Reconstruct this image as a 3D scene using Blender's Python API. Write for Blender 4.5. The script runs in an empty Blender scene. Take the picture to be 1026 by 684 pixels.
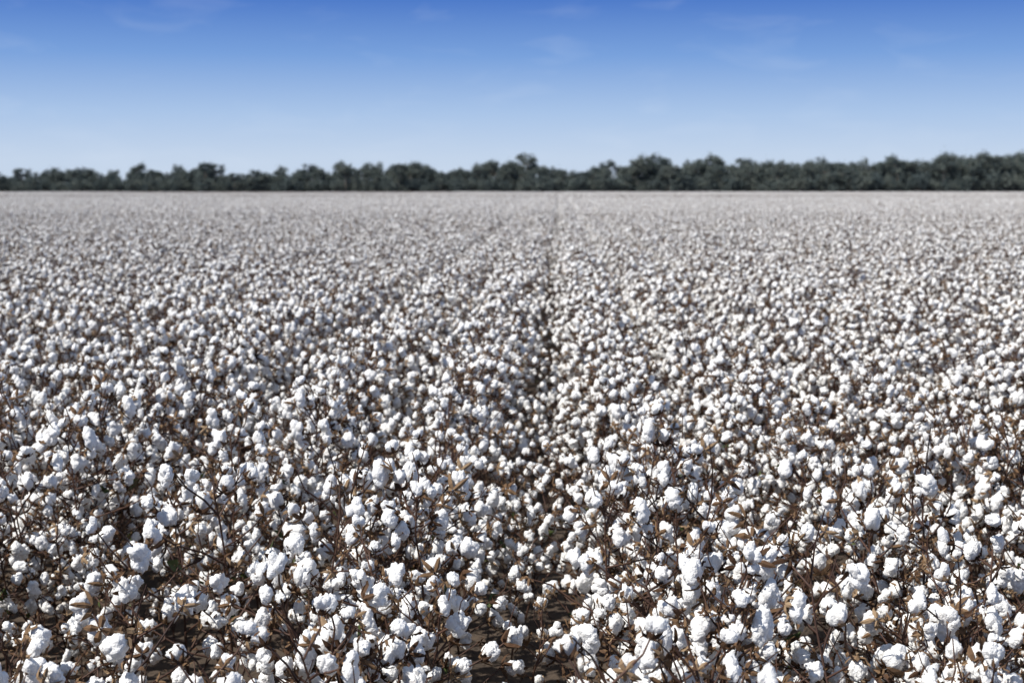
import bpy, math, random
import numpy as np
from mathutils import Vector, noise, Matrix
random.seed(31); rng=np.random.default_rng(7)
scene=bpy.context.scene
scene.view_settings.view_transform='Standard'
scene.view_settings.look='None'
scene.view_settings.exposure=0

# ------------------------------------------------------------------ materials
def mat(name):
    m=bpy.data.materials.new(name); m.use_nodes=True
    nt=m.node_tree; b=nt.nodes['Principled BSDF']
    return m,nt,b
def vary(nt,b,c1,c2,attr='var',scale=None,rough=0.9,stops=None):
    a=nt.nodes.new('ShaderNodeAttribute'); a.attribute_name=attr
    oi=nt.nodes.new('ShaderNodeObjectInfo')
    add=nt.nodes.new('ShaderNodeMath'); add.operation='ADD'
    mul=nt.nodes.new('ShaderNodeMath'); mul.operation='MULTIPLY'; mul.inputs[1].default_value=0.37
    fr=nt.nodes.new('ShaderNodeMath'); fr.operation='PINGPONG'; fr.inputs[1].default_value=1.0
    nt.links.new(oi.outputs['Random'],mul.inputs[0])
    nt.links.new(a.outputs['Fac'],add.inputs[0]); nt.links.new(mul.outputs[0],add.inputs[1])
    nt.links.new(add.outputs[0],fr.inputs[0])
    r=nt.nodes.new('ShaderNodeValToRGB')
    e=r.color_ramp.elements
    e[0].color=(*c1,1); e[1].color=(*c2,1)
    if stops:
        for p,c in stops:
            x=e.new(p); x.color=(*c,1)
    nt.links.new(fr.outputs[0],r.inputs[0])
    return r
def diffuse(nt,b,r):
    out=[n for n in nt.nodes if n.type=='OUTPUT_MATERIAL'][0]
    d=nt.nodes.new('ShaderNodeBsdfDiffuse'); nt.links.new(r.outputs[0],d.inputs[0]); nt.links.new(d.outputs[0],out.inputs[0]); nt.nodes.remove(b)
    return d
def glossy(nt,b,r,rough,spec=.25):
    nt.links.new(r.outputs[0],b.inputs['Base Color']); b.inputs['Roughness'].default_value=rough; b.inputs['Specular IOR Level'].default_value=spec

m_cot,nt,b=mat('cotton_lint')
r=vary(nt,b,(0.89,0.875,0.85),(0.94,0.93,0.905),stops=[(0.035,(0.68,0.62,0.54)),(0.07,(0.90,0.885,0.865))])
df=diffuse(nt,b,r)
tc=nt.nodes.new('ShaderNodeTexCoord'); n=nt.nodes.new('ShaderNodeTexNoise'); n.inputs['Scale'].default_value=150; n.inputs['Detail'].default_value=2
bp=nt.nodes.new('ShaderNodeBump'); bp.inputs['Strength'].default_value=0.85; bp.inputs['Distance'].default_value=0.006
nt.links.new(tc.outputs['Object'],n.inputs['Vector']); nt.links.new(n.outputs[0],bp.inputs['Height']); nt.links.new(bp.outputs[0],df.inputs['Normal'])
m_bur,nt,b=mat('dry_bur')
r=vary(nt,b,(0.035,0.020,0.014),(0.32,0.225,0.14),stops=[(0.5,(0.11,0.064,0.040)),(.85,(0.20,0.125,0.072))]); diffuse(nt,b,r)
m_stem,nt,b=mat('cotton_stem')
r=vary(nt,b,(0.030,0.015,0.012),(0.11,0.060,0.042)); glossy(nt,b,r,.55)
m_leaf,nt,b=mat('cotton_leaf_green')
r=vary(nt,b,(0.035,0.06,0.02),(0.09,0.11,0.035)); glossy(nt,b,r,.55)
PM=[m_cot,m_bur,m_stem,m_leaf]
m_tl,nt,b=mat('tree_foliage_haze_tinted')
r=vary(nt,b,(0.060,0.080,0.088),(0.16,0.18,0.155),stops=[(0.5,(0.10,0.125,0.122))]); diffuse(nt,b,r)  # distance haze painted into the leaf colour: lightened towards bluish grey
m_tb,nt,b=mat('tree_bark')
r=vary(nt,b,(0.14,0.125,0.11),(0.28,0.25,0.22)); diffuse(nt,b,r)

# ------------------------------------------------------------------ mesh accumulator
class Acc:
    def __init__(s): s.V=[];s.T=[];s.M=[];s.A=[];s.S=[];s.n=0
    def add(s,v,t,m,a,smooth=True):
        v=np.asarray(v,dtype=np.float64); t=np.asarray(t,dtype=np.int64)
        s.V.append(v); s.T.append(t+s.n); s.M.append(np.full(len(t),m)); s.A.append(np.full(len(v),a)); s.S.append(np.full(len(t),smooth)); s.n+=len(v)
    def obj(s,name,mats):
        V=np.concatenate(s.V);T=np.concatenate(s.T);M=np.concatenate(s.M);A=np.concatenate(s.A);S=np.concatenate(s.S)
        me=bpy.data.meshes.new(name)
        me.vertices.add(len(V)); me.vertices.foreach_set('co',V.astype(np.float32).ravel())
        me.loops.add(len(T)*3); me.loops.foreach_set('vertex_index',T.astype(np.int32).ravel())
        me.polygons.add(len(T)); me.polygons.foreach_set('loop_start',np.arange(0,len(T)*3,3,dtype=np.int32))
        me.polygons.foreach_set('material_index',M.astype(np.int32)); me.polygons.foreach_set('use_smooth',S.astype(bool))
        at=me.attributes.new('var','FLOAT','POINT'); at.data.foreach_set('value',A.astype(np.float32))
        for m in mats: me.materials.append(m)
        me.update(calc_edges=True)
        return bpy.data.objects.new(name,me)
def tube(acc,pts,rad,sides,m,a):
    pts=[Vector(p) for p in pts]; V=[];T=[]
    for i,p in enumerate(pts):
        d=(pts[min(i+1,len(pts)-1)]-pts[max(i-1,0)]).normalized()
        u=d.cross(Vector((0.31,0.9,0.2))).normalized(); w=d.cross(u)
        for k in range(sides):
            an=2*math.pi*k/sides
            V.append(p+(u*math.cos(an)+w*math.sin(an))*rad[i])
    for i in range(len(pts)-1):
        for k in range(sides):
            a0=i*sides+k;a1=i*sides+(k+1)%sides;b0=a0+sides;b1=a1+sides
            T+=[(a0,a1,b1),(a0,b1,b0)]
    acc.add([tuple(v) for v in V],T,m,a)

import bmesh
def ico(sub):
    bm=bmesh.new(); bmesh.ops.create_icosphere(bm,subdivisions=sub,radius=1)
    v=np.array([x.co[:] for x in bm.verts]); t=np.array([[q.index for q in f.verts] for f in bm.faces]); bm.free()
    return v,t
ICO={s:ico(s) for s in (1,2,3,4)}

def boll_template(sub,seed):
    """open cotton boll: separate fluffy locks bulging out of the bur"""
    rs=random.Random(seed*13+sub)
    n=rs.choice([3,4,4,5]); ph=rs.random()*6; Vs=[];Ts=[];o=0
    off0=Vector((seed*3.1,seed*1.7,5))
    if sub==1: n=2
    for k in range(n):
        an=ph+2*math.pi*k/n+rs.uniform(-.3,.3); po=rs.uniform(0.5,1.3)
        c=Vector((math.cos(an)*math.sin(po),math.sin(an)*math.sin(po),math.cos(po)))
        L=rs.uniform(.50,.74); W=rs.uniform(.46,.60)
        if sub==1: L*=1.15; W*=1.3
        cen=c*rs.uniform(.34,.50); off=off0+Vector((k*7.3,0,0))
        V,T=ICO[sub]; q=c.to_track_quat('Z','Y').to_matrix(); vs=[]
        for v in V:
            d=Vector(v)
            r=1+.28*noise.noise(d*1.4+off)
            if sub>=2: r+=.20*noise.noise(d*3.1+off)
            if sub>=3: r+=.22*noise.noise(d*6.5+off)
            p=Vector((d.x*W,d.y*W,d.z*L))*r
            vs.append((cen+q@p)[:])
        Vs.append(np.array(vs)); Ts.append(T+o); o+=len(V)
    return np.concatenate(Vs),np.concatenate(Ts)
def bur_template(seed):
    rs=random.Random(seed); V=[];T=[]
    n=rs.choice([4,5]); ph=rs.random()*6
    for k in range(n):
        an=ph+2*math.pi*k/n+rs.uniform(-.2,.2); L=rs.uniform(.75,1.25)
        prof=[(0.12,-0.80,0.12),(0.60,-0.72,0.24),(0.92*L,-0.38,0.18),(1.18*L,0.0+rs.uniform(-.45,.35),0.02)]
        ca,sa=math.cos(an),math.sin(an); o=len(V)
        for r_,z,w in prof:
            tw=rs.uniform(-.08,.08)
            V.append((ca*r_-sa*w,sa*r_+ca*w,z+0.1+tw)); V.append((ca*r_,sa*r_,z-0.06)); V.append((ca*r_+sa*w,sa*r_-ca*w,z+0.1-tw))
        for i in range(3):
            for j in range(2):
                a0=o+i*3+j;b0=a0+3
                T+=[(a0,a0+1,b0+1),(a0,b0+1,b0)]
    return np.array(V),np.array(T)
BT={s:[boll_template(s,i+1) for i in range(20)] for s in (1,2,3)}
BU=[bur_template(i) for i in range(12)]
def rotmat(axis):
    z=Vector(axis).normalized(); q=z.to_track_quat('Z','Y').to_matrix()@Matrix.Rotation(random.random()*6.28,3,'Z')
    return np.array(q)
def add_boll(acc,pos,axis,R,lod,bur=True):
    M=rotmat(axis); pos=np.array(pos)
    v,t=random.choice(BT[lod])
    sc=np.array([random.uniform(.85,1.1),random.uniform(.85,1.1),random.uniform(.85,1.2)])
    w=(v*sc)@M.T
    w[:,2]*=random.uniform(1.0,1.5)
    w=w*R+pos
    acc.add(w,t,0,random.random())
    if bur:
        v,t=random.choice(BU)
        w=(v@M.T)*R*random.uniform(.88,1.15)+pos
        acc.add(w,t,1,random.random(),False)
def add_flake(acc,pos,s,m,a=None):
    ax=rotmat((random.gauss(0,1),random.gauss(0,1),random.gauss(0,1)))
    k=5; V=[(0,0,random.uniform(-.4,.4))]
    el=random.uniform(.3,.75)
    for i in range(k):
        an=6.283*i/k; r=random.uniform(.5,1.25); V.append((math.cos(an)*r,math.sin(an)*r*el,random.uniform(-.4,.4)))
    T=[(0,i+1,(i+1)%k+1) for i in range(k)]
    acc.add(np.array(V)@ax.T*s+np.array(pos),T,m,random.random() if a is None else a,False)

def plant_into(acc,ox,oy,H,lod,topfrac=0.0,dense=1.0,bollp=.86):
    sides={3:5,2:3,1:3}[lod]
    lean=Vector((random.gauss(0,.07),random.gauss(0,.06),0))
    n=9; pts=[]
    for i in range(n):
        f=i/(n-1)
        pts.append(Vector((ox,oy,0))+lean*f*1.5+Vector((random.gauss(0,.010),random.gauss(0,.010),H*f)))
    if lod>1 or random.random()<.5:
        tube(acc,pts,[0.0072*(1-.55*i/(n-1)) for i in range(n)],sides,2,random.random())
    az=random.random()*6.28
    nb=int(random.randint(12,15)*dense)
    placed=[]
    for i in range(nb):
        f=0.20+0.78*(i/(nb-1)); 
        az+=2.4+random.gauss(0,.35)
        if f<topfrac: continue
        k=f*(n-1); k0=min(int(k),n-2); base=pts[k0].lerp(pts[k0+1],k-k0)
        L=(0.38*(1-f)**.6+0.10)*random.uniform(.7,1.4)
        up=random.uniform(.4,1.2)
        d=Vector((math.cos(az)*1.05,math.sin(az),up)).normalized()
        nseg=3; bp=[base]
        for s in range(nseg):
            dd=(d+Vector((random.gauss(0,.24),random.gauss(0,.24),random.gauss(0,.14)))).normalized()
            bp.append(bp[-1]+dd*L/nseg)
        if lod>1: tube(acc,bp,[.0046,.0040,.0034,.0026],max(3,sides-1),2,random.random())
        elif random.random()<.4: tube(acc,[bp[0],bp[3]],[.005,.003],3,2,random.random())
        for s in range(1,nseg+1):
            pr={3:0.95,2:0.58,1:0.34}[s]
            if random.random()>pr: continue
            out=(Vector((math.cos(az),math.sin(az),0))*random.uniform(.3,1)+Vector((random.gauss(0,.35),random.gauss(0,.35),random.uniform(-.5,.8)))).normalized()
            p=bp[s]+out*0.024
            if any((p-q).length<.060 for q in placed): continue   # bolls keep their own space on a plant
            placed.append(p)
            if random.random()<bollp:
                add_boll(acc,p,out,random.triangular(.026,.045,.037)*(1.08 if lod==1 else 1),lod,bur=True)
            else:
                v,t=random.choice(BU); acc.add((v@rotmat(out).T)*.026+np.array(p),t,1,random.random(),False)
        for q in range(random.choice([1,2,2,4]) if lod>1 else random.choice([0,1,1])):
            p=bp[random.randint(1,3)]+Vector((random.gauss(0,.025),random.gauss(0,.025),random.gauss(0.012,.025)))
            add_flake(acc,p,random.triangular(.006,.022,.011),1)
        if random.random()<.6 and lod>1:
            d2=(d+Vector((random.gauss(0,.4),random.gauss(0,.4),random.uniform(.3,1.4)))).normalized(); s0=bp[random.randint(1,3)]; e=s0+d2*random.uniform(.06,.19)
            tube(acc,[s0,s0.lerp(e,.5)+Vector((random.gauss(0,.008),random.gauss(0,.008),0)),e],[.0030,.0024,.0018],3,2,random.random())
            add_flake(acc,e,random.uniform(.007,.016),1)
        if f<.6 and random.random()<.18:
            add_flake(acc,bp[2],random.uniform(.03,.05),3)
    tp=pts[-1]
    for q in range(random.choice([1,2,2,3]) if lod>1 else random.choice([0,1,1])):
        d=Vector((random.gauss(0,.40),random.gauss(0,.40),1)).normalized(); L=random.uniform(.06,.24)
        e=tp+d*L; tube(acc,[tp,tp+d*L*.5+Vector((random.gauss(0,.012),random.gauss(0,.012),0)),e],[.0042,.0034,.0024],3,2,random.random())
        for _ in range(4): add_flake(acc,e-d*random.uniform(0,L*.8)+Vector((random.gauss(0,.010),random.gauss(0,.010),0)),random.uniform(.006,.017),1)
        u=random.random()
        if u<.40:
            v,t=random.choice(BU); acc.add((v@rotmat(d).T)*.022+np.array(e),t,1,random.random(),False)
        elif u<.70 and bollp>.5: add_boll(acc,e,d,random.uniform(.024,.034),lod)

coll=bpy.data.collections.new('cotton_plants')
NA,NH,NB,NC,ND=16,8,10,8,2
names=[]
def reg(acc,nm): coll.objects.link(acc.obj('cotton_%03d_%s'%(len(names),nm),PM)); names.append(nm)
def rh(): return random.triangular(.72,1.12,.95)
for i in range(NA):
    a=Acc(); plant_into(a,0,0,random.uniform(.80,1.04),3,dense=1.15); reg(a,'plant')
for i in range(NH):      # one metre of row
    a=Acc(); y=-.5+random.random()*.05
    while y<.5: plant_into(a,random.gauss(0,.10),y,rh(),3,dense=1.0); y+=random.uniform(.09,.16)
    reg(a,'row_segment')
for i in range(NB):      # two metres of row
    a=Acc(); y=-1+random.random()*.05
    while y<1: plant_into(a,random.gauss(0,.10),y,rh(),2,topfrac=.3); y+=random.uniform(.09,.15)
    reg(a,'row_length')
for i in range(NC+ND):
    a=Acc()
    for rx in (-1.5,-.5,.5,1.5):
        y=-2
        while y<2:
            plant_into(a,rx+random.gauss(0,.10),y,rh(),1,topfrac=.5,bollp=.9 if i<NC else .22); y+=random.uniform(.09,.15)
    reg(a,'row_patch')

# ------------------------------------------------------------------ scattering
def scatter(name,coll,P,R,S,I):
    me=bpy.data.meshes.new(name); me.vertices.add(len(P)); me.vertices.foreach_set('co',np.array(P,dtype=np.float32).ravel())
    for nm,ty,arr,key in (('irot','FLOAT_VECTOR',R,'vector'),('iscl','FLOAT_VECTOR',S,'vector'),('iidx','INT',I,'value')):
        at=me.attributes.new(nm,ty,'POINT'); at.data.foreach_set(key,np.array(arr,dtype=np.int32 if ty=='INT' else np.float32).ravel())
    ob=bpy.data.objects.new(name,me); scene.collection.objects.link(ob)
    g=bpy.data.node_groups.new(name+'_instances','GeometryNodeTree')
    g.interface.new_socket('Geometry',in_out='INPUT',socket_type='NodeSocketGeometry'); g.interface.new_socket('Geometry',in_out='OUTPUT',socket_type='NodeSocketGeometry')
    N=g.nodes.new; gi=N('NodeGroupInput'); go=N('NodeGroupOutput'); ip=N('GeometryNodeInstanceOnPoints'); ci=N('GeometryNodeCollectionInfo')
    ci.inputs['Collection'].default_value=coll; ci.inputs['Separate Children'].default_value=True; ci.inputs['Reset Children'].default_value=True
    def na(t,n_):
        x=N('GeometryNodeInputNamedAttribute'); x.data_type=t; x.inputs['Name'].default_value=n_; return [o for o in x.outputs if o.enabled and o.name=='Attribute'][0]
    L=g.links.new
    L(gi.outputs[0],ip.inputs['Points']); L(ci.outputs[0],ip.inputs['Instance']); ip.inputs['Pick Instance'].default_value=True
    L(na('INT','iidx'),ip.inputs['Instance Index']); L(na('FLOAT_VECTOR','irot'),ip.inputs['Rotation']); L(na('FLOAT_VECTOR','iscl'),ip.inputs['Scale'])
    L(ip.outputs[0],go.inputs[0])
    md=ob.modifiers.new('instances','NODES'); md.node_group=g
    return ob
P=[];R=[];S=[];I=[]
GX=-0.12
def inview(x,y,m): return abs(x+0.033*y)<0.42*y+m
Y1,Y2,MID,FAR=9,24,74,400
def put(x,y,s):
    P.append((x,y,0)); R.append((random.gauss(0,.07),random.gauss(0,.07),random.random()*6.283)); S.append((s*1.03,s*1.03,s))
    I.append(random.randrange(NA))
def hsc(x,y): return 1+0.15*noise.noise((x*.6,y*.4,3))+0.09*noise.noise((x*.08,y*.08,9))
SH={0:1,-1:-1,2:.55,1:-.55,-2:.6,-3:-.6,5:.6,4:-.6,-5:.5,-6:-.5,8:.6,7:-.6}
for r_ in range(-36,36):
    seam=SH.get(r_,0)
    y=1.6+random.random()*.1; drift=random.uniform(0,99)
    while y<Y1:
        rx=(r_+.5)+.045*seam+GX
        lat=rx+random.gauss(0,.125)+0.08*noise.noise((drift,y*.25,0))
        thin=noise.noise((lat*.9,y*.5,31))
        if inview(lat,y,6) and random.random()>.05+max(0,thin-.12)*1.6:
            put(lat,y,min(1.16,hsc(lat,y)*random.uniform(.82,1.12)))
        if inview(lat,y,4) and random.random()<.26:
            put(r_+GX+random.gauss(0,.12),y+random.uniform(-.05,.05),random.uniform(.5,.82))
        y+=random.uniform(.08,.15)
    y=Y1+.5
    while y<Y2:
        x=(r_+.5)+.06*seam+GX+.09*noise.noise((drift,y*.25,0))
        if inview(x,y,6):
            s=hsc(x,y)*random.uniform(.96,1.04)
            P.append((x,y,0)); R.append((0,0,random.choice([0,math.pi])+random.gauss(0,.06))); S.append((random.choice([-1,1])*1.05,1.03,s)); I.append(NA+random.randrange(NH))
            if y<15 and random.random()<.65:
                for q in range(2): put(r_+GX+random.gauss(0,.11),y+random.uniform(-.5,.5),random.uniform(.5,.8))
        y+=1
    y=Y2+1
    while y<MID:
        x=(r_+.5)+seam*(.052+.07*noise.noise((7,y*.12,0)))+GX+.10*noise.noise((drift,y*.16,0))+random.gauss(0,.025)
        if inview(x,y,6):
            s=hsc(x,y)*random.uniform(.96,1.04)
            P.append((x,y,0)); R.append((0,0,random.choice([0,math.pi])+random.gauss(0,.04))); S.append((random.choice([-1,1]),1.02,s)); I.append(NA+NH+random.randrange(NB))
        y+=2
base=NA+NH+NB
y=MID+2
while y<FAR:
    for k in range(-60,60):
        x=(k*4+2)+(.05 if k>=0 else -.05)+GX
        if inview(x,y,10):
            s=1+0.07*noise.noise((x*.05,y*.05,1))+random.gauss(0,.02)
            bare=(196<y<228+6*noise.noise((x*.03,0,5))) and noise.noise((x*.05,y*.1,11))>-.3
            if y>310 and -115<x<-28+8*noise.noise((y*.1,1,1)): bare=True
            P.append((x+random.gauss(0,.04),y,0)); R.append((0,0,random.choice([0,math.pi]))); S.append((1,1,s)); I.append(base+(NC+random.randrange(ND) if bare else random.randrange(NC)))
    y+=4
scatter('cotton_field',coll,P,R,S,I)

# ------------------------------------------------------------------ trees
tcoll=bpy.data.collections.new('gum_trees'); NT=14
for i in range(NT):
    a=Acc(); H=random.uniform(9,12); th=H*random.uniform(.22,.36)
    lean=Vector((random.gauss(0,.1),random.gauss(0,.1),1))
    tp=[Vector((0,0,-.1)),lean*th*.5,lean*th,lean*H*.74+Vector((random.gauss(0,.5),random.gauss(0,.5),0))]
    tube(a,tp,[.24,.19,.15,.06],7,1,random.random())
    ends=[(tp[-1]+Vector((0,0,H*.12)),random.uniform(.8,1.2))]
    for b_ in range(random.randint(9,13)):
        f=random.uniform(.0,1); st=tp[2].lerp(tp[3],f) if f>.15 else tp[1].lerp(tp[2],random.uniform(.6,1)); an=b_*2.4+random.gauss(0,.4); 
        ln=random.uniform(1.3,3.3)*(1.15-.45*f); d=Vector((math.cos(an),math.sin(an),random.uniform(.1,1.2))).normalized()
        mid=st+d*ln*.55+Vector((0,0,-.1)); e=st+d*ln+Vector((0,0,random.uniform(-.2,.5)))
        tube(a,[st,mid,e],[.09,.06,.03],5,1,random.random())
        ends.append((e,random.uniform(.6,1.3)))
        for q in range(random.randint(1,3)):
            d2=(d+Vector((random.gauss(0,.7),random.gauss(0,.7),random.gauss(.2,.6)))).normalized()
            e2=mid+d2*random.uniform(.9,2.0); tube(a,[mid,e2],[.045,.02],4,1,random.random()); ends.append((e2,random.uniform(.45,1.0)))
    for c,rad in ends:
        base_v=random.random()*.6; sq=random.uniform(.6,1.0)
        for q in range(int(90*rad)):
            u=Vector((random.gauss(0,.5),random.gauss(0,.5),random.gauss(0,.5)))*rad
            u.z*=sq
            p=c+u; s=random.uniform(.10,.22)
            M=rotmat((random.gauss(0,1),random.gauss(0,1),random.gauss(.4,1)))
            V=np.array([(-1,-.3,0),(.2,-.8,.2),(1.2,.1,-.2),(.1,.8,.1)])@M.T*s+np.array(p[:])
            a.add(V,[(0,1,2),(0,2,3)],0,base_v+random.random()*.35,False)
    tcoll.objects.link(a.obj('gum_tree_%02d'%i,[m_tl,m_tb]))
NS=5
for i in range(NS):
    a=Acc()
    for s_ in range(7):
        an=s_*.9; e=Vector((math.cos(an)*random.uniform(.5,1.6),math.sin(an)*random.uniform(.5,1.6),random.uniform(1.4,3.6)))
        tube(a,[Vector((0,0,0)),e*.5,e],[.05,.04,.02],4,1,random.random())
        bv=random.random()*.6
        for q in range(150):
            u=Vector((random.gauss(0,.6),random.gauss(0,.6),random.gauss(0,.7)))
            p=e*.85+u; p.z=max(.1,p.z)
            M=rotmat((random.gauss(0,1),random.gauss(0,1),random.gauss(.4,1)))
            V=np.array([(-1,-.3,0),(.2,-.8,.2),(1.2,.1,-.2),(.1,.8,.1)])@M.T*random.uniform(.1,.22)+np.array(p[:])
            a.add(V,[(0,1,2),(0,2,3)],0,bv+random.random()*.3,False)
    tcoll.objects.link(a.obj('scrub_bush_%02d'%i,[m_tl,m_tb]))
P=[];R=[];S=[];I=[]
for row in range(5):
    x=-240.0
    while x<240:
        y=418+row*6+random.gauss(0,2.5)
        t=(x+160)/300
        hbase=0.59+0.43*min(1,max(0,t))+0.20*noise.noise((x*.03,row*.12,2))+0.36*noise.noise((x*.10,row*.3,7))
        if random.random()<.07: hbase*=1.2
        s=max(.42,hbase+random.gauss(0,.10))
        P.append((x,y,0)); R.append((0,0,random.random()*6.28)); w_=random.uniform(.85,1.2); S.append((s*w_,s*w_,s)); I.append(random.randrange(NT))
        x+=random.uniform(2.8,6.0)
    if row in (0,2,4):
        x=-240.0
        while x<240:
            P.append((x,415+row*6+random.gauss(0,2),0)); s=random.uniform(.8,1.5)*(.80+.35*min(1,max(0,(x+160)/300))); R.append((0,0,random.random()*6.28)); S.append((s,s,s)); I.append(NT+random.randrange(NS)); x+=random.uniform(1.3,2.8)
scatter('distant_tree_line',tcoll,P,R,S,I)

# ------------------------------------------------------------------ ground
me=bpy.data.meshes.new('ground'); G=4000
me.from_pydata([(-G,-G,0),(G,-G,0),(G,G,0),(-G,G,0)],[],[(0,1,2,3)])
gr=bpy.data.objects.new('ground',me); scene.collection.objects.link(gr)
m,nt,b=mat('field_soil'); me.materials.append(m)
tc=nt.nodes.new('ShaderNodeTexCoord'); n1=nt.nodes.new('ShaderNodeTexNoise'); n1.inputs['Scale'].default_value=6; n1.inputs['Detail'].default_value=8; n1.inputs['Roughness'].default_value=.7
r=nt.nodes.new('ShaderNodeValToRGB'); r.color_ramp.elements[0].position=.3; r.color_ramp.elements[1].position=.7
r.color_ramp.elements[0].color=(.04,.028,.02,1); r.color_ramp.elements[1].color=(.12,.085,.058,1)
bp=nt.nodes.new('ShaderNodeBump'); bp.inputs['Strength'].default_value=.8; bp.inputs['Distance'].default_value=.03
nt.links.new(tc.outputs['Object'],n1.inputs[0]); nt.links.new(n1.outputs[0],r.inputs[0]); nt.links.new(r.outputs[0],b.inputs['Base Color']); nt.links.new(n1.outputs[0],bp.inputs['Height']); nt.links.new(bp.outputs[0],b.inputs['Normal'])
b.inputs['Roughness'].default_value=1

# ------------------------------------------------------------------ light
EL,AZ=math.radians(50),math.radians(-122)   # azimuth from +Y, clockwise positive
sd=Vector((math.sin(AZ)*math.cos(EL),math.cos(AZ)*math.cos(EL),math.sin(EL)))
sl=bpy.data.lights.new('sun','SUN'); sl.energy=5.0; sl.angle=math.radians(.53); sl.color=(1,.965,.905)
so=bpy.data.objects.new('sun',sl); so.rotation_euler=sd.to_track_quat('Z','Y').to_euler(); so.location=(0,0,50); scene.collection.objects.link(so)
w=bpy.data.worlds.new('World'); scene.world=w; w.use_nodes=True; nt=w.node_tree; N=nt.nodes.new; L=nt.links.new
bg=nt.nodes['Background']; STR=0.10; bg.inputs[1].default_value=STR
sky=N('ShaderNodeTexSky'); sky.sky_type='NISHITA'; sky.sun_disc=False; sky.sun_elevation=EL; sky.sun_rotation=AZ
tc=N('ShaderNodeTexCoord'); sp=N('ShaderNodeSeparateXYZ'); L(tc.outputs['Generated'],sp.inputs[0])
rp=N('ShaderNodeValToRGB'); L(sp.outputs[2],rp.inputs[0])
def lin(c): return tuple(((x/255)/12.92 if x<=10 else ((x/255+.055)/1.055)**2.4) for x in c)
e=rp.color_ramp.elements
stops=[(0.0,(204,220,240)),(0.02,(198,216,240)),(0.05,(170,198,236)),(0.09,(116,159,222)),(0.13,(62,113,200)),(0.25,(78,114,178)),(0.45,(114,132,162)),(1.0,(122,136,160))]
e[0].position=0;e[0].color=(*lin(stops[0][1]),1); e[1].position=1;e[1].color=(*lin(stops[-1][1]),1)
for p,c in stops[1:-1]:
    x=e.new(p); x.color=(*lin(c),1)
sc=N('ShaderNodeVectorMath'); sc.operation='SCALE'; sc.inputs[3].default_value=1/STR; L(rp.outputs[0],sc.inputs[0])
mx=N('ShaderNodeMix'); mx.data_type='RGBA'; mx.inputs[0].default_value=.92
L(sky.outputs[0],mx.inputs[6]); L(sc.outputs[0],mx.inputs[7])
mp=N('ShaderNodeMapping'); mp.inputs['Scale'].default_value=(7,7,24); mp.inputs['Location'].default_value=(3.3,1.2,.4); L(tc.outputs['Generated'],mp.inputs[0])
cn=N('ShaderNodeTexNoise'); cn.inputs['Scale'].default_value=2.2; cn.inputs['Detail'].default_value=5; cn.inputs['Distortion'].default_value=.4; L(mp.outputs[0],cn.inputs[0])
cr=N('ShaderNodeMapRange'); cr.inputs[1].default_value=.53; cr.inputs[2].default_value=.8; cr.inputs[3].default_value=0; cr.inputs[4].default_value=.13; L(cn.outputs[0],cr.inputs[0])
m2=N('ShaderNodeMix'); m2.data_type='RGBA'; m2.inputs[7].default_value=(.75/STR,.83/STR,.95/STR,1)
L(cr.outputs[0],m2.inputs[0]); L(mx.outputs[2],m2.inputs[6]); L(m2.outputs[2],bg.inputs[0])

# ------------------------------------------------------------------ camera
cd=bpy.data.cameras.new('camera'); cam=bpy.data.objects.new('camera',cd); scene.collection.objects.link(cam); scene.camera=cam
cd.lens=50; cd.sensor_width=36; cd.clip_end=9000; cd.clip_start=.05
cam.location=(0,0,2.38)
cam.rotation_euler=(math.radians(90-6.18),0,math.radians(1.9))
cd.dof.use_dof=True; cd.dof.focus_distance=5.0; cd.dof.aperture_fstop=3.5
